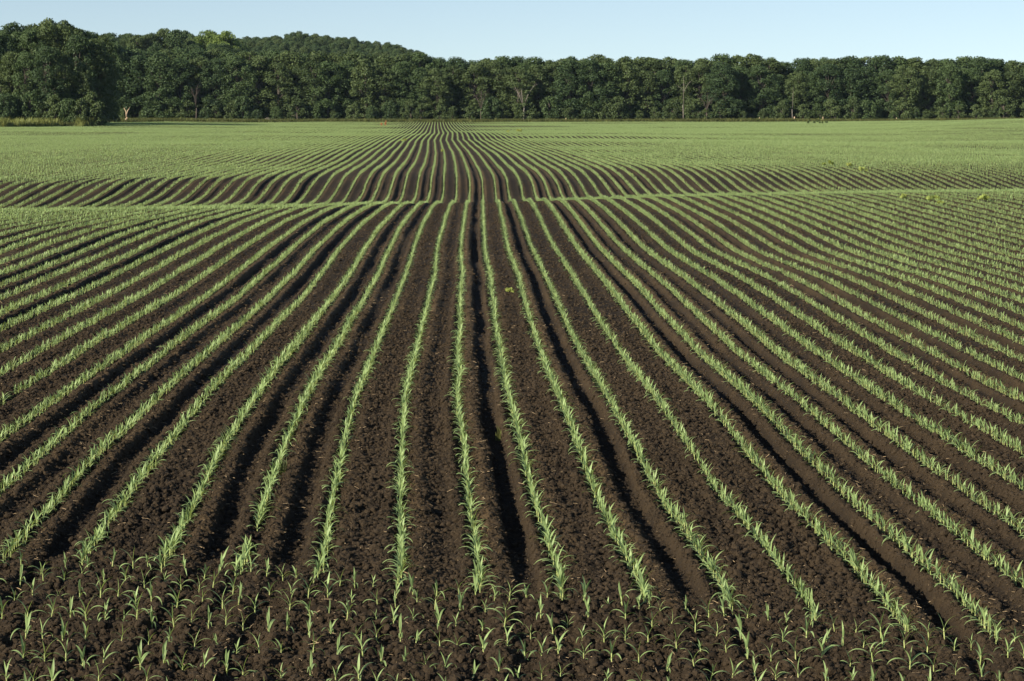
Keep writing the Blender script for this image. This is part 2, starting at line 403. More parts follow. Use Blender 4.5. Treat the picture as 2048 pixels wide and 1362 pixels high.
# ------------------------------------------------------------------ scattering of what nobody could count
def scatter(name, pts, rotz, scl, idx, protos, label, cat, tilt=None):
    """one object whose geometry nodes stand the given meshes on its points"""
    coll = bpy.data.collections.new(name + '_kinds')
    for p in protos: coll.objects.link(p)
    by_name = sorted(range(len(protos)), key=lambda i: protos[i].name)      # the node hands its children out in name order
    place = np.argsort(by_name); idx = place[np.asarray(idx)]
    me = bpy.data.meshes.new(name)
    n = len(pts)
    me.vertices.add(n); me.vertices.foreach_set('co', np.ascontiguousarray(pts, np.float32).ravel())
    rot = np.zeros((n, 3), np.float32); rot[:, 2] = rotz
    if tilt is not None: rot[:, :2] = tilt
    a = me.attributes.new('turn', 'FLOAT_VECTOR', 'POINT'); a.data.foreach_set('vector', rot.ravel())
    sc3 = np.ascontiguousarray(np.repeat(np.asarray(scl, np.float32)[:, None], 3, 1) if np.ndim(scl) == 1 else scl, np.float32)
    a = me.attributes.new('size', 'FLOAT_VECTOR', 'POINT'); a.data.foreach_set('vector', sc3.ravel())
    a = me.attributes.new('pick', 'INT', 'POINT'); a.data.foreach_set('value', np.ascontiguousarray(idx, np.int32))
    o = bpy.data.objects.new(name, me); COL.objects.link(o)
    ng = bpy.data.node_groups.new(name, 'GeometryNodeTree')
    ng.interface.new_socket('Geometry', in_out='INPUT', socket_type='NodeSocketGeometry')
    ng.interface.new_socket('Geometry', in_out='OUTPUT', socket_type='NodeSocketGeometry')
    gi = ng.nodes.new('NodeGroupInput'); go = ng.nodes.new('NodeGroupOutput')
    ci = ng.nodes.new('GeometryNodeCollectionInfo'); ci.inputs['Collection'].default_value = coll
    ci.inputs['Separate Children'].default_value = True; ci.inputs['Reset Children'].default_value = True
    ip = ng.nodes.new('GeometryNodeInstanceOnPoints'); ip.inputs['Pick Instance'].default_value = True
    def attr(nm, ty):
        q = ng.nodes.new('GeometryNodeInputNamedAttribute'); q.data_type = ty; q.inputs['Name'].default_value = nm
        return q.outputs['Attribute']
    e2r = ng.nodes.new('FunctionNodeEulerToRotation')
    ng.links.new(attr('turn', 'FLOAT_VECTOR'), e2r.inputs[0])
    ng.links.new(gi.outputs[0], ip.inputs['Points']); ng.links.new(ci.outputs[0], ip.inputs['Instance'])
    ng.links.new(attr('pick', 'INT'), ip.inputs['Instance Index'])
    ng.links.new(e2r.outputs[0], ip.inputs['Rotation']); ng.links.new(attr('size', 'FLOAT_VECTOR'), ip.inputs['Scale'])
    ng.links.new(ip.outputs[0], go.inputs[0])
    md = o.modifiers.new(name, 'NODES'); md.node_group = ng
    return tag(o, label, cat, kind='stuff')

# ------------------------------------------------------------------ young corn
def leaf_strip(L, W, th0, bend, az, base, seg, fold, twist=0.0):
    """one arching corn leaf: length, width, starting angle from the vertical, how far it bends over"""
    pts, vs, fs = [], [], []
    p = Vector(base); th = th0
    dirv = Vector((math.cos(az), math.sin(az), 0)); side = Vector((-math.sin(az), math.cos(az), 0))
    cols = 3 if fold else 2
    for i in range(seg + 1):
        u = i / seg
        w = W * (0.35 + 1.1 * u - 0.1 * u) if u < 0.35 else W * max(0.02, (1 - ((u - 0.35) / 0.65) ** 1.7)) * 0.735
        up = Vector((math.cos(az) * -math.cos(th), math.sin(az) * -math.cos(th), math.sin(th)))
        sd = (side * math.cos(twist * u) + up * math.sin(twist * u))
        if fold:
            vs += [p - sd * w * 0.5 + up * w * 0.16, p.copy(), p + sd * w * 0.5 + up * w * 0.16]
        else:
            vs += [p - sd * w * 0.5, p + sd * w * 0.5]
        th += bend / seg * (0.55 + 0.9 * u)
        p = p + (dirv * math.sin(th) + Vector((0, 0, math.cos(th)))) * (L / seg)
    for i in range(seg):
        for c in range(cols - 1):
            a = i * cols + c
            fs.append((a, a + 1, a + cols + 1, a + cols))
    return vs, fs

def corn_plan(rnd, dense=False):
    """the leaves of one plant: length, width, angle, bend, azimuth, height on the stalk, twist"""
    H = rnd.uniform(0.075, 0.115)
    plane = rnd.uniform(0, math.pi)
    n = rnd.choice([4, 5, 5, 6])
    out = []
    for i in range(n):
        u = i / (n - 1)
        az = plane + math.pi * (i % 2) + rnd.uniform(-.35, .35)
        if i == n - 1: L, th, bend = rnd.uniform(.11, .17), rnd.uniform(.03, .25), rnd.uniform(.1, .6)
        elif i == n - 2: L, th, bend = rnd.uniform(.17, .24), rnd.uniform(.2, .4), rnd.uniform(.4, 1.3)
        elif i == 0: L, th, bend = rnd.uniform(.07, .12), rnd.uniform(.8, 1.1), rnd.uniform(.5, 1.2)
        else: L, th, bend = rnd.uniform(.18, .27), rnd.uniform(.38, .75), rnd.uniform(1.6, 2.7)
        out.append((L, rnd.uniform(.025, .036) * (0.7 if i == 0 else 1.0), th, bend, az, H * (0.15 + 0.85 * u), rnd.uniform(-.5, .5)))
    return H, out

def corn_mb(seed, seg=6, fold=True, mb=None, off=(0, 0), turn=0.0, scale=1.0):
    rnd = random.Random(seed)
    H, lv = corn_plan(rnd)
    tmp = MB()
    tmp.tube([(0, 0, -0.04), (0, 0, H * .5), (0, 0, H)], [.0055, .006, .005], 5 if fold else 3, 1, False)
    for (L, W, th, bend, az, hz, tw) in lv:
        vs, fs = leaf_strip(L, W, th, bend, az, (0, 0, hz), seg, fold, tw)
        tmp.add(vs, fs, 0)
    if mb is None: return tmp
    c, s = math.cos(turn), math.sin(turn)
    base = len(mb.v)
    mb.v += [(off[0] + scale * (x * c - y * s), off[1] + scale * (x * s + y * c), scale * z) for x, y, z in tmp.v]
    mb.f += [tuple(base + i for i in q) for q in tmp.f]; mb.m += tmp.m
    return mb

def field_rows(y0, y1, step, tmax, jit):
    """points along every crop row between two distances"""
    ks = np.arange(int(-(tmax * y1 + 30) / S), int((tmax * y1 + 40) / S) + 1)
    Y = np.arange(y0, y1, step)
    K, YY = np.meshgrid(ks, Y, indexing='ij')
    K = K.ravel(); YY = YY.ravel() + rng.uniform(-jit, jit, K.size)
    X = row0(YY) + K * S
    m = np.abs(X / YY) < tmax
    K, YY, X = K[m], YY[m], X[m]
    X = X + wander(K, YY)
    m = (YY > head_line(X) + 0.05) & (YY < field_end(X, YY))
    return X[m], YY[m]

near_kinds = [corn_mb(100 + i, 6, True).build('corn_near_%d' % i, [M_LEAF, M_STALK], smooth=True, link=False) for i in range(10)]
mid_kinds = [corn_mb(200 + i, 4, False).build('corn_mid_%d' % i, [M_LEAF, M_STALK], link=False) for i in range(6)]
far_kinds = []
for i in range(6):
    mb = MB(); rnd = random.Random(300 + i)
    for j in range(7): corn_mb(1000 + i * 10 + j, 3, False, mb, (rnd.uniform(-.02, .02), (j - 3) * 0.15 + rnd.uniform(-.03, .03)), rnd.uniform(0, 6.28), rnd.uniform(.85, 1.2))
    far_kinds.append(mb.build('corn_far_%d' % i, [M_LEAF, M_STALK], link=False))

P, RZ, SCL, PK = [], [], [], []
def crop(X, Y, base, n, lo, hi, rotz):
    P.append(np.stack([X, Y, gz(X, Y)], 1)); RZ.append(rotz)
    k = np.round((X - row0(Y)) / S)
    g = 1 + 0.09 * vnoise(X / 3.1, Y / 3.7, 51) + 0.05 * vnoise(X / 0.5, Y / 0.6, 52) + 0.10 * vnoise(k * 0.83, Y / 60, 54) + 0.14 * vnoise(X / 31, Y / 24, 55) * sstep(60, 200, Y)
    SCL.append(rng.uniform(lo, hi, len(X)) * g); PK.append(base + rng.integers(0, n, len(X)))
X, Y = field_rows(18.0, 48, 0.095, 0.30, 0.04); m = (rng.random(len(X)) > 0.05) & (vnoise(X / .45, Y / .5, 53) > -.9); X, Y = X[m], Y[m]
X = X + rng.normal(0, .012, len(X))
crop(X, Y, 0, 10, 0.72, 1.0, rng.uniform(0, 6.283, len(X)))
X, Y = field_rows(48.0, 118, 0.098, 0.29, 0.05); m = rng.random(len(X)) > 0.03; X, Y = X[m], Y[m]
X = X + rng.normal(0, .008, len(X))
crop(X, Y, 10, 6, 0.78, 0.95, rng.uniform(0, 6.283, len(X)))
X, Y = field_rows(118.0, 629, 1.0, 0.28, 0.0)
slope = (row0(Y + .5) - row0(Y - .5))
crop(X, Y, 16, 6, 0.84, 0.98, -np.arctan(slope) + np.pi * rng.integers(0, 2, len(X)))

# the cross rows in the foreground: every plant a thing of its own
HEAD = []
hr = random.Random(11)
for j in range(9):
    x = -7.5
    while x < 7.0:
        x += hr.uniform(.13, .23) * (1.6 if hr.random() < .08 else 1)
        yy = head_line(x) - 0.12 - 0.66 * j + 0.05 * math.sin(x * 1.7 + j) + hr.gauss(0, .035)
        if yy > 15.2: HEAD.append((x, yy))
HEAD = np.array(HEAD)
hz = gz(HEAD[:, 0], HEAD[:, 1])
px = 1024 + F * HEAD[:, 0] / HEAD[:, 1]; py = YH + (CAMZ - hz) * F / HEAD[:, 1]
seen = (px > -25) & (px < 2073) & (py < 1362 + 95)
order = np.argsort(HEAD[:, 1] + np.where(seen, 0, 1000))
single = order[:min(300, int(seen.sum()))]
rest = np.setdiff1d(np.arange(len(HEAD)), single)
crop(HEAD[rest, 0], HEAD[rest, 1], 0, 10, 0.7, 1.0, rng.uniform(0, 6.283, len(rest)))

corn_protos = []
for i in range(14):
    rnd = random.Random(500 + i)
    H, lv = corn_plan(rnd)
    sk = MB(); sk.tube([(0, 0, -0.04), (0, 0, H * .4), (0.002, 0, H * .8), (0.002, 0, H * 1.05)], [.0058, .0066, .0056, .003], 7, 0, True)
    parts = [('stalk', sk.mesh('stalk', [M_STALK], True))]
    for (L, W, th, bend, az, hzz, tw) in lv:
        lb = MB(); lb.add(*leaf_strip(L, W, th, bend, az, (0, 0, hzz), 8, True, tw))
        parts.append(('leaf', lb.mesh('leaf', [M_LEAF], True)))
    corn_protos.append(parts)
for n_, i in enumerate(single):
    e = empty('corn_plant', (HEAD[i, 0], HEAD[i, 1], hz[i]), rng.uniform(0, 6.283), (float(rng.uniform(.56, 1.0)),) * 3)
    e.rotation_euler = (rng.normal(0, .08), rng.normal(0, .08), e.rotation_euler.z)
    tag(e, 'young corn plant with arching leaves among the loose cross rows in the foreground', 'corn plant', 'young corn plants in the cross rows')
    for nm, me in corn_protos[n_ % 14]:
        c = bpy.data.objects.new(nm, me); COL.objects.link(c); c.parent = e

scatter('corn_crop', np.concatenate(P), np.concatenate(RZ), np.concatenate(SCL), np.concatenate(PK), near_kinds + mid_kinds + far_kinds,
        'rows of young green corn running away over the rolling field', 'corn crop')

# ------------------------------------------------------------------ clods and straw on the soil
def clod(seed):
    r_ = np.random.default_rng(seed)
    bm = bmesh.new(); bmesh.ops.create_icosphere(bm, subdivisions=2, radius=1.0)
    st = r_.uniform(.7, 1.25, 3) * np.array([1, 1, .72])
    for v in bm.verts:
        c = np.array(v.co)
        n = 1 + 0.30 * float(vnoise(np.array(c[0] * 1.6 + seed * 3.1), np.array(c[1] * 1.6 + c[2] * 1.9), 61)) + 0.16 * float(vnoise(np.array(c[0] * 4 + seed), np.array(c[1] * 4 - c[2] * 4.3), 62))
        v.co = Vector(c * n * st)
    me = bpy.data.meshes.new('clod'); bm.to_mesh(me); bm.free(); me.materials.append(M_CLOD)
    return bpy.data.objects.new('clod_%d' % seed, me)
def strew(n, y0, y1, pw):
    Y = y0 + (y1 - y0) * rng.random(n) ** pw
    X = rng.uniform(-0.29, 0.29, n) * Y
    return X, Y
X, Y = strew(230000, 15.3, 48, 1.0)
k, u, L = lanes(X, Y)
track = np.clip(L[:, 0] / .1, 0, 1) * np.exp(-((u - L[:, 3]) / .2) ** 2)
row_ = np.exp(-((np.minimum(u, 1 - u)) / .07) ** 2)
keep = rng.random(len(X)) < np.where(Y < head_line(X), .85, (0.15 + 0.6 * L[:, 2]) * (1 - .85 * track) * (1 - .8 * row_)) * (1 - sstep(30, 46, Y) * .6)
X, Y = X[keep], Y[keep]
sz = 0.009 + 0.030 * rng.random(len(X)) ** 3 + np.where(rng.random(len(X)) < .02, .015, 0)
X2, Y2 = strew(170000, 20.0, 105, 0.8)
k, u, L = lanes(X2, Y2)
keep = rng.random(len(X2)) < (0.3 + 0.55 * L[:, 2]) * (1 - .7 * np.exp(-((np.minimum(u, 1 - u)) / .07) ** 2)) * (1 - .6 * np.clip(L[:, 0] / .1, 0, 1) * np.exp(-((u - L[:, 3]) / .2) ** 2))
X2, Y2 = X2[keep], Y2[keep]
sz = np.concatenate([sz, 0.012 + 0.030 * rng.random(len(X2)) ** 3]); X = np.concatenate([X, X2]); Y = np.concatenate([Y, Y2])
X3, Y3 = strew(260000, 15.3, 34, 1.0)
sz = np.concatenate([sz, 0.005 + 0.006 * rng.random(len(X3))]); X = np.concatenate([X, X3]); Y = np.concatenate([Y, Y3])
scatter('soil_clods', np.stack([X, Y, gz(X, Y) + sz * .12], 1), rng.uniform(0, 6.28, len(X)), sz, rng.integers(0, 8, len(X)), [clod(i) for i in range(8)],
        'crumbly dark soil clods lying between the crop rows', 'soil clods', rng.normal(0, .4, (len(X), 2)))
straws = []
for i in range(5):
    rnd = random.Random(900 + i); mb = MB(); l = rnd.uniform(.7, 1.3)
    pts = [(-l, 0, 0), (-l * .3, rnd.uniform(-.15, .15), .05), (l * .4, rnd.uniform(-.15, .15), .06), (l, 0, 0)]
    mb.tube(pts, [.07, .09, .08, .05], 4)
    straws.append(mb.build('straw_%d' % i, [M_STRAW], link=False))
X, Y = strew(60000, 15.3, 80, 1.2)
k, u, L = lanes(X, Y)
keep = rng.random(len(X)) < np.clip(0.2 + 0.6 * np.exp(-((u - .27) / .2) ** 2), 0, 1)
X, Y = X[keep], Y[keep]
sz = 0.007 + 0.036 * rng.random(len(X)) ** 4
scatter('straw_litter', np.stack([X, Y, gz(X, Y) + .012], 1), rng.uniform(0, 6.28, len(X)), sz, rng.integers(0, 5, len(X)), straws,
        'bits of pale old straw strewn over the dark soil', 'straw', rng.normal(0, .3, (len(X), 2)))

# ------------------------------------------------------------------ trees
def leaf_cloud(cent, rad, dens, size, r_):
    """leaf-sized faces spread over the outer part of many small clumps"""
    V, Qd = [], []
    for (c, rr) in zip(cent, rad):
        n = int(dens * rr ** 1.6)
        d = r_.normal(size=(n, 3)); d /= np.linalg.norm(d, axis=1)[:, None]
        d[:, 2] = np.where(d[:, 2] < -.7, -d[:, 2] * .5, d[:, 2])
        p = c + d * (rr * (0.62 + 0.42 * r_.random(n) ** .7))[:, None] * np.array([1, 1, .92])
        nrm = d + r_.normal(0, .55, (n, 3)); nrm /= np.linalg.norm(nrm, axis=1)[:, None]
        a = np.cross(nrm, r_.normal(size=(n, 3))); a /= np.linalg.norm(a, axis=1)[:, None]
        b = np.cross(nrm, a)
        s = (size * r_.uniform(.6, 1.35, n))[:, None]
        q = np.stack([p - a * s * .62, p - b * s * .42 + nrm * s * .1, p + a * s * .62, p + b * s * .42 + nrm * s * .1], 1)
        V.append(q.reshape(-1, 3))
    V = np.concatenate(V)
    return V, np.arange(len(V)).reshape(-1, 4)

def tree_meshes(seed, H, Wd, mat, skirt=0.06, loose=0.0, dens=96, size=.32):
    r_ = np.random.default_rng(seed)
    cent, rad = [], []
    n = int(56 + 2.6 * H)
    for i in range(n):
        u = (i + r_.random()) / n
        z = H * (skirt + (0.97 - skirt) * u)
        prof = (0.90 + 0.10 * math.sin(4.1 * u + seed)) * math.sqrt(max(.04, 1 - max(0, (u - .55) / .46) ** 2.0))
        w = Wd * .5 * prof
        an = r_.uniform(0, 2 * math.pi); q = w * math.sqrt(r_.uniform(.18, 1.0))
        rr = Wd * r_.uniform(.10, .185)
        cent.append(np.array([math.cos(an) * q, math.sin(an) * q, min(z, H - rr * .6)])); rad.append(rr)
    V, Qd = leaf_cloud(cent, rad, dens, size, r_)
    V = V + r_.normal(0, loose, V.shape)
    cm = np_mesh('crown', V, Qd, [mat])
    mb = MB()
    lean = r_.uniform(-.4, .4, 2)
    mb.tube([(0, 0, -.6), (lean[0] * .2, lean[1] * .2, H * .22), (lean[0], lean[1], H * .5), (lean[0] * 1.2, lean[1] * 1.2, H * .8)], [.42, .33, .22, .08], 8)
    for c in cent[::4]:
        z0 = max(.8, c[2] * .62)
        mb.tube([(lean[0] * z0 / H, lean[1] * z0 / H, z0), tuple(np.array([c[0] * .5, c[1] * .5, (z0 + c[2]) / 2 + .3])), tuple(c)], [.14, .09, .03], 5)
    tm = mb.mesh('trunk', [M_BARK])
    return tm, cm

TREES = [tree_meshes(11, 18.5, 8.4, M_TREE[0]), tree_meshes(12, 17.5, 7.4, M_TREE[1]), tree_meshes(13, 19.0, 9.2, M_TREE[0]), tree_meshes(14, 16.5, 7.0, M_TREE[1]),
         tree_meshes(15, 18.0, 8.0, M_TREE[0], .05, .08), tree_meshes(16, 19.0, 7.6, M_TREE[1], .05, .10), tree_meshes(17, 18.0, 9.0, M_TREE[2], .1, .1), tree_meshes(18, 7.5, 6.5, M_TREE[0], .02, .05, 66, .36),
         tree_meshes(19, 7.0, 5.6, M_TREE[1], .02, .05, 66, .36)]
THEIGHT = [18.5, 17.5, 19.0, 16.5, 18.0, 19.0, 18.0, 7.5, 7.0]
def plant_tree(name, kind, X, Y, H, label, cat, group, widen=1.0, rz=None, sink=.15):
    s = H / THEIGHT[kind]
    z = float(terrain(np.array(X, float), np.array(Y, float))) - sink
    e = empty(name, (X, Y, z), random.uniform(0, 6.28) if rz is None else rz, (s * widen, s * widen, s))
    tag(e, label, cat, group)
    for nm, me in zip(('trunk', 'crown'), TREES[kind]):
        c = bpy.data.objects.new(nm, me); COL.objects.link(c); c.parent = e
    return e

WORDS = ['first', 'second', 'third', 'fourth', 'fifth', 'sixth', 'seventh', 'eighth', 'ninth', 'tenth', 'eleventh', 'twelfth', 'thirteenth']
LOOK = {0: 'dark green round-crowned tree', 1: 'olive green narrow tree', 2: 'broad dark green tree', 3: 'short olive green tree', 4: 'dark loose-crowned tree', 5: 'tall olive ragged tree', 6: 'bright green broad tree'}
MARKS = [(253, 'the pale forked snag'), (470, 'the fallen pale log'), (960, 'the brown bare tree'), (1047, 'the big pale forked bare tree'), (1367, 'the slim bare tree'), (1413, 'the twiggy dead tree'), (1589, 'the pale post')]
TOPS_X = [230, 300, 400, 470, 560, 700, 860, 900, 955, 1020, 1078, 1150, 1190, 1290, 1400, 1490, 1560, 1680, 1740, 1850, 1960, 2048]
TOPS_Y = [98, 100, 96, 100, 104, 106, 108, 116, 121, 112, 120, 115, 112, 117, 116, 108, 121, 112, 111, 117, 115, 120]
tr = random.Random(21)
# the front rank of the wood
px_ = 246.0; cnt = {}
front = []
while px_ < 2230:
    front.append(px_); px_ += tr.uniform(30, 46)
front = [-0.0 + p for p in front]
for p in front:
    Y = 641 + tr.uniform(-2, 5)
    top = np.interp(p, TOPS_X, TOPS_Y) + tr.uniform(4, 30)
    X = at(p, Y)
    H = (YH - top) * Y / F - (float(terrain(np.array(X), np.array(Y))) - CAMZ)
    kd = tr.choice([0, 0, 1, 1, 2, 2, 3, 4, 4, 5])
    mk = [m_ for m_ in MARKS if m_[0] <= max(p, 254)]
    mk = mk[-1]
    cnt[mk[1]] = cnt.get(mk[1], 0) + 1
    plant_tree('broadleaf_tree', kd, X, Y, H, '%s at wood edge, %s right of %s' % (LOOK[kd], WORDS[min(cnt[mk[1]] - 1, 12)], mk[1]), 'tree', 'trees along the edge of the wood', tr.uniform(1.2, 1.5))
# low growth in front of the trunks
p = 250
n_b = 0
while p < 2230:
    Y = 636.5 + tr.uniform(-1, 1.5); kd = tr.choice([7, 8, 8])
    near_mark = min(MARKS, key=lambda m_: abs(m_[0] - p))
    plant_tree('edge_shrub', kd, at(p, Y), Y, tr.uniform(3.2, 8.0), 'low leafy shrub at the foot of the front trees, at the field margin', 'shrub', 'shrubs at the foot of the wood', tr.uniform(.8, 1.1), sink=.3)
    p += tr.uniform(20, 44)
# the second rank, whose tops stand against the sky
p = 236
while p < 2240:
    Y = 654 + tr.uniform(-3, 6)
    top = np.interp(p, TOPS_X, TOPS_Y) + tr.uniform(-3, 5)
    X = at(p, Y)
    H = (YH - top) * Y / F - (float(terrain(np.array(X), np.array(Y))) - CAMZ)
    kd = tr.choice([0, 1, 1, 2, 4, 5, 5])
    plant_tree('broadleaf_tree', kd, X, Y, H, 'tree in the second rank of the wood, only its top showing over the front trees', 'tree', 'trees in the second rank of the wood', tr.uniform(1.15, 1.5))
    p += tr.uniform(26, 38)
# the nearer grove at the left
GX = [-200, 0, 25, 60, 100, 125, 150, 185, 205, 235, 262]
GY = [60, 52, 42, 46, 29, 33, 46, 58, 62, 76, 88]
GW = ['the left frame edge', 'the left frame edge', 'the highest tree top', 'the highest tree top', 'the yellow bush', 'the yellow bush', 'the pale forked snag']
g_n = 0
for rank, (Y0, drop, step) in enumerate([(12, 55, 34), (26, 18, 30), (42, 2, 28)]):
    p = -38 + rank * 9
    while p < 208 - (12 if rank == 0 else 0):
        Y = 446 + Y0 + tr.uniform(-4, 4)
        X = at(p, Y)
        top = np.interp(p, GX, GY) + drop + tr.uniform(-3, 8) + (12 if rank == 0 and p > 100 else 0)
        H = (YH - top) * Y / F - (float(terrain(np.array(X), np.array(Y))) - CAMZ)
        kd = tr.choice([1, 4, 5, 0, 5])
        where = ['in the front', 'in the middle', 'at the back'][rank]
        side = 'by the left frame edge' if p < 45 else 'under the highest tree top' if p < 125 else 'above the yellow bush' if p < 195 else 'beside the pale forked snag'
        plant_tree('broadleaf_tree', kd, X, Y, H, '%s %s of the near grove, %s' % (LOOK[kd], where, side), 'tree', 'trees of the near grove on the left', tr.uniform(.8, 1.0))
        p += step * tr.uniform(.8, 1.2)
    p = -170
for p in list(range(-40, 200, 25)):
    Y = 452 + tr.uniform(-2, 2)
    plant_tree('edge_shrub', tr.choice([7, 8]), at(p, Y), Y, tr.uniform(4, 7.5), 'leafy shrub filling the foot of the near grove at the field margin', 'shrub', 'shrubs at the foot of the near grove', .8, sink=.3)
for p, Y, top in ((199, 530, 92), (204, 566, 100), (208, 592, 108), (240, 642, 118), (164, 560, 60), (184, 648, 66), (226, 644, 84), (247, 650, 96)):
    X = at(p, Y); H = (YH - top) * Y / F - (float(terrain(np.array(X), np.array(Y))) - CAMZ)
    plant_tree('broadleaf_tree', tr.choice([0, 1, 4]), X, Y, H, 'tree where the near grove steps back, just left of the pale forked snag', 'tree', 'trees between the near grove and the snag', 1.05)
# bright sunlit crowns on the rising ground behind
for p, Y, top, kd, lb in ((415, 780, 61, 6, 'bright green sunlit tree on the slope, left one of the pair'), (452, 776, 63, 6, 'bright green sunlit tree on the slope, right one of the pair'),
                          (330, 775, 57, 5, 'tall tree on the slope left of the bright green pair'), (352, 770, 60, 4, 'dark loose tree on the slope next to the bright green pair'),
                          (300, 770, 66, 1, 'olive tree on the slope, highest between the grove and the bright pair'), (272, 765, 70, 5, 'thin-topped ragged tree on the slope right of the near grove')):
    X = at(p, Y); H = (YH - top) * Y / F - (float(terrain(np.array(X), np.array(Y))) - CAMZ)
    plant_tree('broadleaf_tree', kd, X, Y, H, lb, 'tree', 'trees on the slope behind the wood', 1.05)
# the far wood on the hill
crowns = []
for i in (0, 1, 2, 4, 5):
    crowns.append(bpy.data.objects.new('far_crown_%d' % i, TREES[i][1]))
pts, sc_ = [], []
for Y in np.arange(668, 905, 7.5):
    for p in np.arange(180, 960, 30):
        pp = p + tr.uniform(-14, 14); yy = Y + tr.uniform(-3, 3)
        if pp > 560: continue
        X = at(pp, yy); pts.append((X, yy, float(terrain(np.array(X), np.array(yy))) - .5)); sc_.append(tr.uniform(.78, .98))
for Y in np.arange(985, 1225, 7.0):
    for p in np.arange(370, 960, 22):
        pp = p + tr.uniform(-11, 11); yy = Y + tr.uniform(-3, 3)
        X = at(pp, yy); pts.append((X, yy, float(terrain(np.array(X), np.array(yy))) - .5)); sc_.append(tr.uniform(.72, .95))
for Y in (666, 680, 700):
    for p in np.arange(480, 900, 34):
        pp = p + tr.uniform(-10, 10); X = at(pp, Y); pts.append((X, Y, float(terrain(np.array(X), np.array(Y))) - .5)); sc_.append(tr.uniform(.92, 1.06))
for Y in (664, 672):
    for p in np.arange(900, 2260, 34):
        pp = p + tr.uniform(-10, 10); X = at(pp, Y); pts.append((X, Y, float(terrain(np.array(X), np.array(Y))) - .5)); sc_.append(tr.uniform(.95, 1.08))
scatter('hill_forest', pts, rng.uniform(0, 6.28, len(pts)), sc_, rng.integers(0, 5, len(pts)), crowns, 'dark green far-off wood covering the hill behind the trees', 'forest')

# bare and dead trees
def bare_tree(name, px, Y, H, forks, mat, label, r0=.32, twigs=0, seed=0, group=None):
    rnd = random.Random(seed)
    X = at(px, Y); z = float(terrain(np.array(X), np.array(Y)))
    e = empty(name, (X, Y, z - .1)); tag(e, label, 'dead tree', group)
    trunk = MB(); trunk.tube([(0, 0, -.3), (rnd.uniform(-.15, .15), 0, H * .18), (rnd.uniform(-.2, .2), 0, H * .36)], [r0, r0 * .8, r0 * .66], 8)
    tip = trunk.v[-1]
    trunk.build('trunk', [mat], e, True)
    for (h0, dx, dy, h1) in forks:
        b = MB()
        p0 = Vector((0, 0, H * h0)); p1 = Vector((dx, dy, H * h1)); mid = (p0 + p1) / 2 + Vector((-dx * .12 + rnd.uniform(-.2, .2), 0, .3))
        b.tube([p0, mid, p1], [r0 * .6, r0 * .4, r0 * .14], 6)
        for i in range(twigs):
            u = rnd.uniform(.35, 1.0); q = p0.lerp(p1, u)
            l = rnd.uniform(.8, 2.2)
            b.tube([q, q + Vector((rnd.uniform(-1, 1) * l * .6 + dx * .12, rnd.uniform(-.6, .6), l * .55)), q + Vector((rnd.uniform(-1, 1) * l * 1.0 + dx * .15, rnd.uniform(-.6, .6), l))], [r0 * .18, r0 * .1, r0 * .04], 4)
        b.build('branch', [mat], e, True)
    return e
bare_tree('tree_snag', 253, 606, 4.4, [(.36, -.75, 0, .98), (.36, .85, .1, 1.0), (.30, -.62, -.3, .05), (.42, .1, 0, .72)], M_SNAG, 'pale bleached forked snag standing at the field margin', .34, 0, 1)
bare_tree('bare_tree', 1047, 634.5, 13.5, [(.34, -2.6, -.3, .78), (.34, -.7, -.2, .82), (.34, 3.4, -.3, .84), (.2, -.5, .2, .55)], M_PALE, 'big pale bare tree forking into a wide V at the wood edge', .26, 3, 2)
bare_tree('bare_tree', 962, 634.5, 11, [(.36, -1.6, -.3, .72), (.36, 1.4, -.3, .80), (.42, .2, 0, .86)], M_TWIG, 'brownish bare tree in a dark gap left of the big pale one', .2, 9, 3)
bare_tree('bare_tree', 1367, 634.5, 14.5, [(.62, -1.7, -.3, .74), (.60, 2.0, -.2, .84), (.36, .05, 0, .95)], M_PALE, 'slim pale bare tree with one forked top', .16, 2, 4)
bare_tree('bare_tree', 1413, 634.5, 9.0, [(.36, -1.9, -.3, .82), (.36, 2.6, -.3, .86), (.4, .3, 0, .9), (.36, 1.3, -.2, .8)], M_TWIG, 'twiggy grey dead tree spreading like a fan', .16, 8, 5)
bare_tree('bare_tree', 392, 634.5, 11.5, [(.4, -1.3, -.2, .85), (.4, .5, -.2, .95)], M_TWIG, 'grey dead tree with hanging twigs near the fallen log', .2, 9, 6)
bare_tree('bare_tree', 1585, 634.5, 10.5, [(.4, .2, -.2, .98)], M_PALE, 'thin pale dead stem right above the pale post', .14, 1, 7)

# fallen log, posts
lx, ly = at(545, 633), 633.0
lz = float(terrain(np.array(lx), np.array(ly)))
fl = empty('fallen_log', (lx, ly, lz)); tag(fl, 'pale fallen log lying in the grass at the wood edge', 'log')
b = MB(); b.tube([(-2.2, 0, .95), (-.6, .1, .8), (1.0, 0, .55), (2.4, -.2, .25)], [.10, .16, .2, .22], 8); b.build('stem', [M_PALE], fl, True)
b = MB(); b.tube([(-.4, .05, .8), (-1.2, -.3, 1.25), (-1.9, -.5, 1.3)], [.09, .06, .03], 6); b.build('branch', [M_PALE], fl, True)
for i, (p, w, h, lb) in enumerate([(1519, .11, 1.3, 'thin grey fence post in the margin grass, leftmost on the right half'), (1589, .2, 1.5, 'pale thick fence post standing out at the wood edge'),
                                   (1646, .12, 1.6, 'slim whitish fence post in front of a dark tree foot'), (1793, .12, 1.4, 'pale fence post where the right-hand hill begins'), (1132, .12, 1.2, 'short white fence post right of the pale bare tree')]):
    Y = 633.5; X = at(p, Y); z = float(terrain(np.array(X), np.array(Y)))
    b = MB(); b.tube([(0, 0, -.3), (.01, 0, h * .5), (0, 0, h - .06), (0, 0, h)], [w, w * .96, w * .92, w * .6], 8)
    o = b.build('fence_post', [M_SNAG], None, True); o.location = (X, Y, z); tag(o, lb, 'post', 'fence posts along the wood')

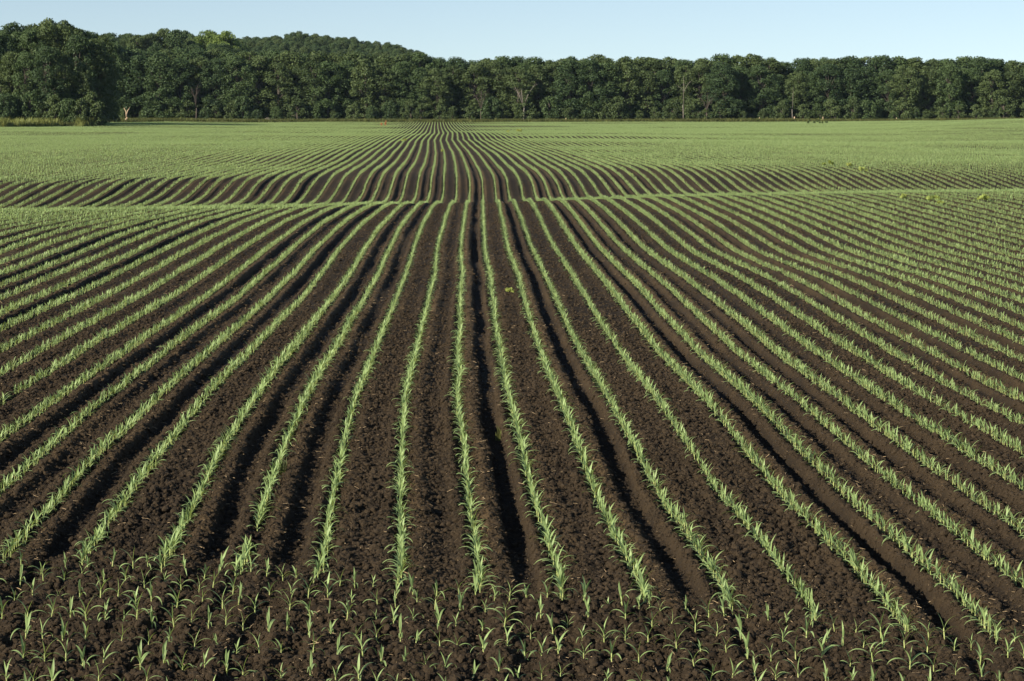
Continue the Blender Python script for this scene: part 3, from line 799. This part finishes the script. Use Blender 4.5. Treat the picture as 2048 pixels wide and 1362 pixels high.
# grass strip along the margin
def tuft(seed, n, h, w, mat):
    rnd = random.Random(seed); mb = MB()
    for i in range(n):
        az = rnd.uniform(0, 6.28); x, y = rnd.gauss(0, w), rnd.gauss(0, w); hh = h * rnd.uniform(.5, 1.15); ln = rnd.uniform(.1, .5) * hh
        bw = h * .045
        dx, dy = math.cos(az), math.sin(az)
        mb.add([(x - dy * bw, y + dx * bw, -.05), (x + dy * bw, y - dx * bw, -.05), (x + dx * ln * .4 + dy * bw * .8, y + dy * ln * .4 - dx * bw * .8, hh * .6), (x + dx * ln * .4 - dy * bw * .8, y + dy * ln * .4 + dx * bw * .8, hh * .6), (x + dx * ln, y + dy * ln, hh)], [(0, 1, 2, 3), (3, 2, 4)])
    return mb.build('tuft_%d' % seed, [mat], link=False)
pts, pk = [], []
for i in range(9000):
    p = rng.uniform(215, 2250); Y = rng.uniform(627, 640); pts.append((at(p, Y), Y)); pk.append(rng.integers(0, 4) if rng.random() < .97 else 4)
for i in range(2600):
    p = rng.uniform(-250, 330); Y = rng.uniform(0, 1); fe = float(np.interp(p, [-600, 0, 60, 130, 190, 240, 330], [415, 428, 438, 446, 452, 600, FIELD_END])); pts.append((at(p, fe + 16 * Y), fe + 16 * Y)); pk.append(rng.integers(0, 4))
pts = np.array(pts); pz = terrain(pts[:, 0], pts[:, 1])
scatter('margin_grass', np.column_stack([pts, pz]), rng.uniform(0, 6.28, len(pts)), rng.uniform(.6, 1.2, len(pts)), pk, [tuft(i, 26, .95, .3, M_GRASS) for i in range(4)] + [tuft(9, 20, 1.1, .25, M_GOLD)],
        'strip of rough green grass between the field and the wood', 'grass')
pts = []
while len(pts) < 900:
    p = rng.uniform(-200, 200); Y = float(np.interp(p, [-600, 0, 60, 130, 190, 240], [415, 428, 438, 446, 452, 600])) + rng.uniform(-1.0, 6)
    d = min((abs(p - 40) / 60), (abs(p - 95) / 25))
    if p < 0 or d < 1 or (150 < p < 192): pts.append((at(p, Y), Y))
pts = np.array(pts); pz = terrain(pts[:, 0], pts[:, 1])
scatter('yellow_grass', np.column_stack([pts, pz]), rng.uniform(0, 6.28, len(pts)), (.35 + .9 * rng.random(len(pts)) ** 1.5) * (1 + .5 * vnoise(pts[:, 0] / 3, pts[:, 1] / 3, 71)), rng.integers(0, 3, len(pts)), [tuft(20 + i, 30, 1.25, .32, M_GOLD) for i in range(3)],
        'tall yellow-green grass in front of the near grove', 'grass')
r_ = np.random.default_rng(77)
def bush(name, px, Y, w, h, mat, label, cat, n=14, size=.2, dens=70, group=None):
    cen = [np.array([r_.uniform(-.5, .5) * w, r_.uniform(-.4, .4) * w, h * r_.uniform(.25, .72)]) for _ in range(n)]
    V, Qd = leaf_cloud(cen, [min(w, h) * r_.uniform(.17, .28) for _ in range(n)], dens / max(.05, min(w, h) * .26) ** 1.6 * .8, size, r_)
    X = at(px, Y); z = float(gz(np.array([X]), np.array([Y]))[0])
    e = empty(name, (X, Y, z - .03)); tag(e, label, cat, group)
    o = bpy.data.objects.new('leaves', np_mesh('leaves', V, Qd, [mat])); COL.objects.link(o); o.parent = e
    b = MB()
    for c in cen[::2]: b.tube([(c[0] * .2, c[1] * .2, -.05), (c[0] * .5, c[1] * .5, c[2] * .5), tuple(c)], [h * .02, h * .014, h * .008], 5)
    b.build('stems', [M_BARK], e)
    return e
bush('yellow_bush', 171, margin(171) + 2.2, 4.0, 3.0, M_GOLD, 'yellow-green bush in front of the near grove', 'bush', 16, .3)
# yellow weeds standing in the corn
for p, y, Y, w, h, lb in [(1021, 580, 53.3, .26, .2, 'pale yellow weed lying on bare soil between two centre rows'), (1040, 265, 372, 2.6, 1.0, 'large yellow weed patch far out, right of the centre rows'),
                          (1014, 265, 372, 1.0, .7, 'small yellow weed left of the large far patch'), (808, 283, 268, 1.1, .6, 'yellow weed between far rows left of centre'), (886, 303, 200, .6, .4, 'yellow weed standing in a far centre row'),
                          (1658, 344, 158, 1.3, .6, 'wide yellow weed on the terrace bank, right half'), (1727, 351, 150, .9, .6, 'upright yellow weed on the terrace bank'), (1700, 346, 156, .6, .5, 'small yellow weed between the two bank weeds'),
                          (1866, 398, 101, .9, .5, 'bushy yellow weed before the right-hand crest'), (1880, 404, 98, .45, .4, 'pale yellow weed just below the bushy one'), (1966, 402, 99, .7, .6, 'tall yellow weed nearest the right frame edge'),
                          (1808, 394, 103, .5, .4, 'small yellow weed left of the bushy crest weed'), (1262, 341, 140, .35, .3, 'tiny yellow weed in a right-hand row below the bank')]:
    bush('yellow_weed', p, Y, w * .58, h * .75, M_WEED, lb, 'weed', 7, .05 + .035 * w + Y * .0003, 26, 'yellow weeds in the corn')
bush('weed_clump', 1635, 520, 4.5, 1.0, M_TREE[1], 'low dark weed clump lying out on the far field', 'weed', 12, .25)
for p, Y, lb in [(568, 25.9, 'thin green grass tuft beside the crop row left of centre'), (1000, 29.2, 'sparse yellowish grass tuft beside the row right of centre')]:
    X = at(p, Y); t_ = tuft(int(p), 14, .22, .04, M_GRASS); t_.name = 'grass_tuft'; COL.objects.link(t_)
    t_.location = (X, Y, float(gz(np.array([X]), np.array([Y]))[0])); tag(t_, lb, 'grass tuft')

# two deer far out in the corn
M_DEER = solid('deer_coat', (0.34, 0.12, 0.045), (0.50, 0.20, 0.08), 3.0, 0.8)
M_RUMP = solid('deer_rump', (0.55, 0.42, 0.32), (0.7, 0.6, 0.5), 3.0, 0.8)
def deer(px, Y, rz, up, label):
    X = at(px, Y); z = float(gz(np.array([X]), np.array([Y]))[0])
    nodes = {'hip': ((-.42, 0, .78), .17), 'mid': ((0, 0, .74), .19), 'chest': ((.36, 0, .76), .19), 'neck': ((.56, 0, 1.0 if up else .66), .10), 'poll': ((.66, 0, 1.22 if up else .42), .075),
             'muzzle': ((.86, 0, 1.14 if up else .26), .035), 'tail': ((-.58, 0, .74), .04)}
    edges = [('hip', 'mid'), ('mid', 'chest'), ('chest', 'neck'), ('neck', 'poll'), ('poll', 'muzzle'), ('hip', 'tail')]
    for s_, n_ in ((-.1, 'a'), (.1, 'b')):
        nodes['fs' + n_] = ((.34, s_, .60), .09); nodes['fk' + n_] = ((.35, s_, .34), .04); nodes['ff' + n_] = ((.36, s_, .0), .028)
        nodes['ht' + n_] = ((-.40, s_, .62), .11); nodes['hk' + n_] = ((-.32, s_, .48), .06); nodes['hh' + n_] = ((-.50, s_, .30), .035); nodes['hf' + n_] = ((-.46, s_, .0), .028)
        nodes['er' + n_] = ((.60, s_ * .9, (1.36 if up else .54)), .022)
        edges += [('chest', 'fs' + n_), ('fs' + n_, 'fk' + n_), ('fk' + n_, 'ff' + n_), ('hip', 'ht' + n_), ('ht' + n_, 'hk' + n_), ('hk' + n_, 'hh' + n_), ('hh' + n_, 'hf' + n_), ('poll', 'er' + n_)]
    names = list(nodes)
    me = bpy.data.meshes.new('deer'); me.from_pydata([nodes[n][0] for n in names], [(names.index(a), names.index(b)) for a, b in edges], [])
    me.materials.append(M_DEER)
    o = bpy.data.objects.new('deer', me); COL.objects.link(o)
    md = o.modifiers.new('skin', 'SKIN'); sv = me.skin_vertices[0].data if me.skin_vertices else None
    if sv is None:
        me.attributes  # skin layer is made by the modifier below
    bm = bmesh.new(); bm.from_mesh(me); lay = bm.verts.layers.skin.verify(); bm.verts.ensure_lookup_table()
    for i, n in enumerate(names):
        bm.verts[i][lay].radius = (nodes[n][1],) * 2; bm.verts[i][lay].use_root = (n == 'hip')
    bm.to_mesh(me); bm.free()
    o.modifiers.new('subsurf', 'SUBSURF').levels = 1
    o.modifiers['subsurf'].render_levels = 1
    o.location = (X, Y, z); o.rotation_euler = (0, 0, rz)
    tag(o, label, 'deer', 'deer in the far corn')
    return o
deer(771, 520, R(82), True, 'reddish deer standing head up far out in the corn')
deer(763, 519, R(105), False, 'reddish deer with lowered head, left of the standing one')

# the air itself: distance only just pales the wood
bm = bmesh.new(); bmesh.ops.create_cube(bm, size=1.0)
me = bpy.data.meshes.new('haze'); bm.to_mesh(me); bm.free()
hz_o = bpy.data.objects.new('haze', me); COL.objects.link(hz_o)
hz_o.scale = (30000, 5600, 60); hz_o.location = (0, 2700, 25)
mm, nt, out = new_mat('haze'); pv = nt.nodes.new('ShaderNodeVolumePrincipled')
pv.inputs['Color'].default_value = (0.60, 0.80, 1.0, 1); pv.inputs['Density'].default_value = 0.000022; pv.inputs['Anisotropy'].default_value = 0.0
nt.links.new(pv.outputs[0], out.inputs['Volume']); me.materials.append(mm)
tag(hz_o, 'thin pale blue air between the field and the wood', 'haze', kind='stuff')
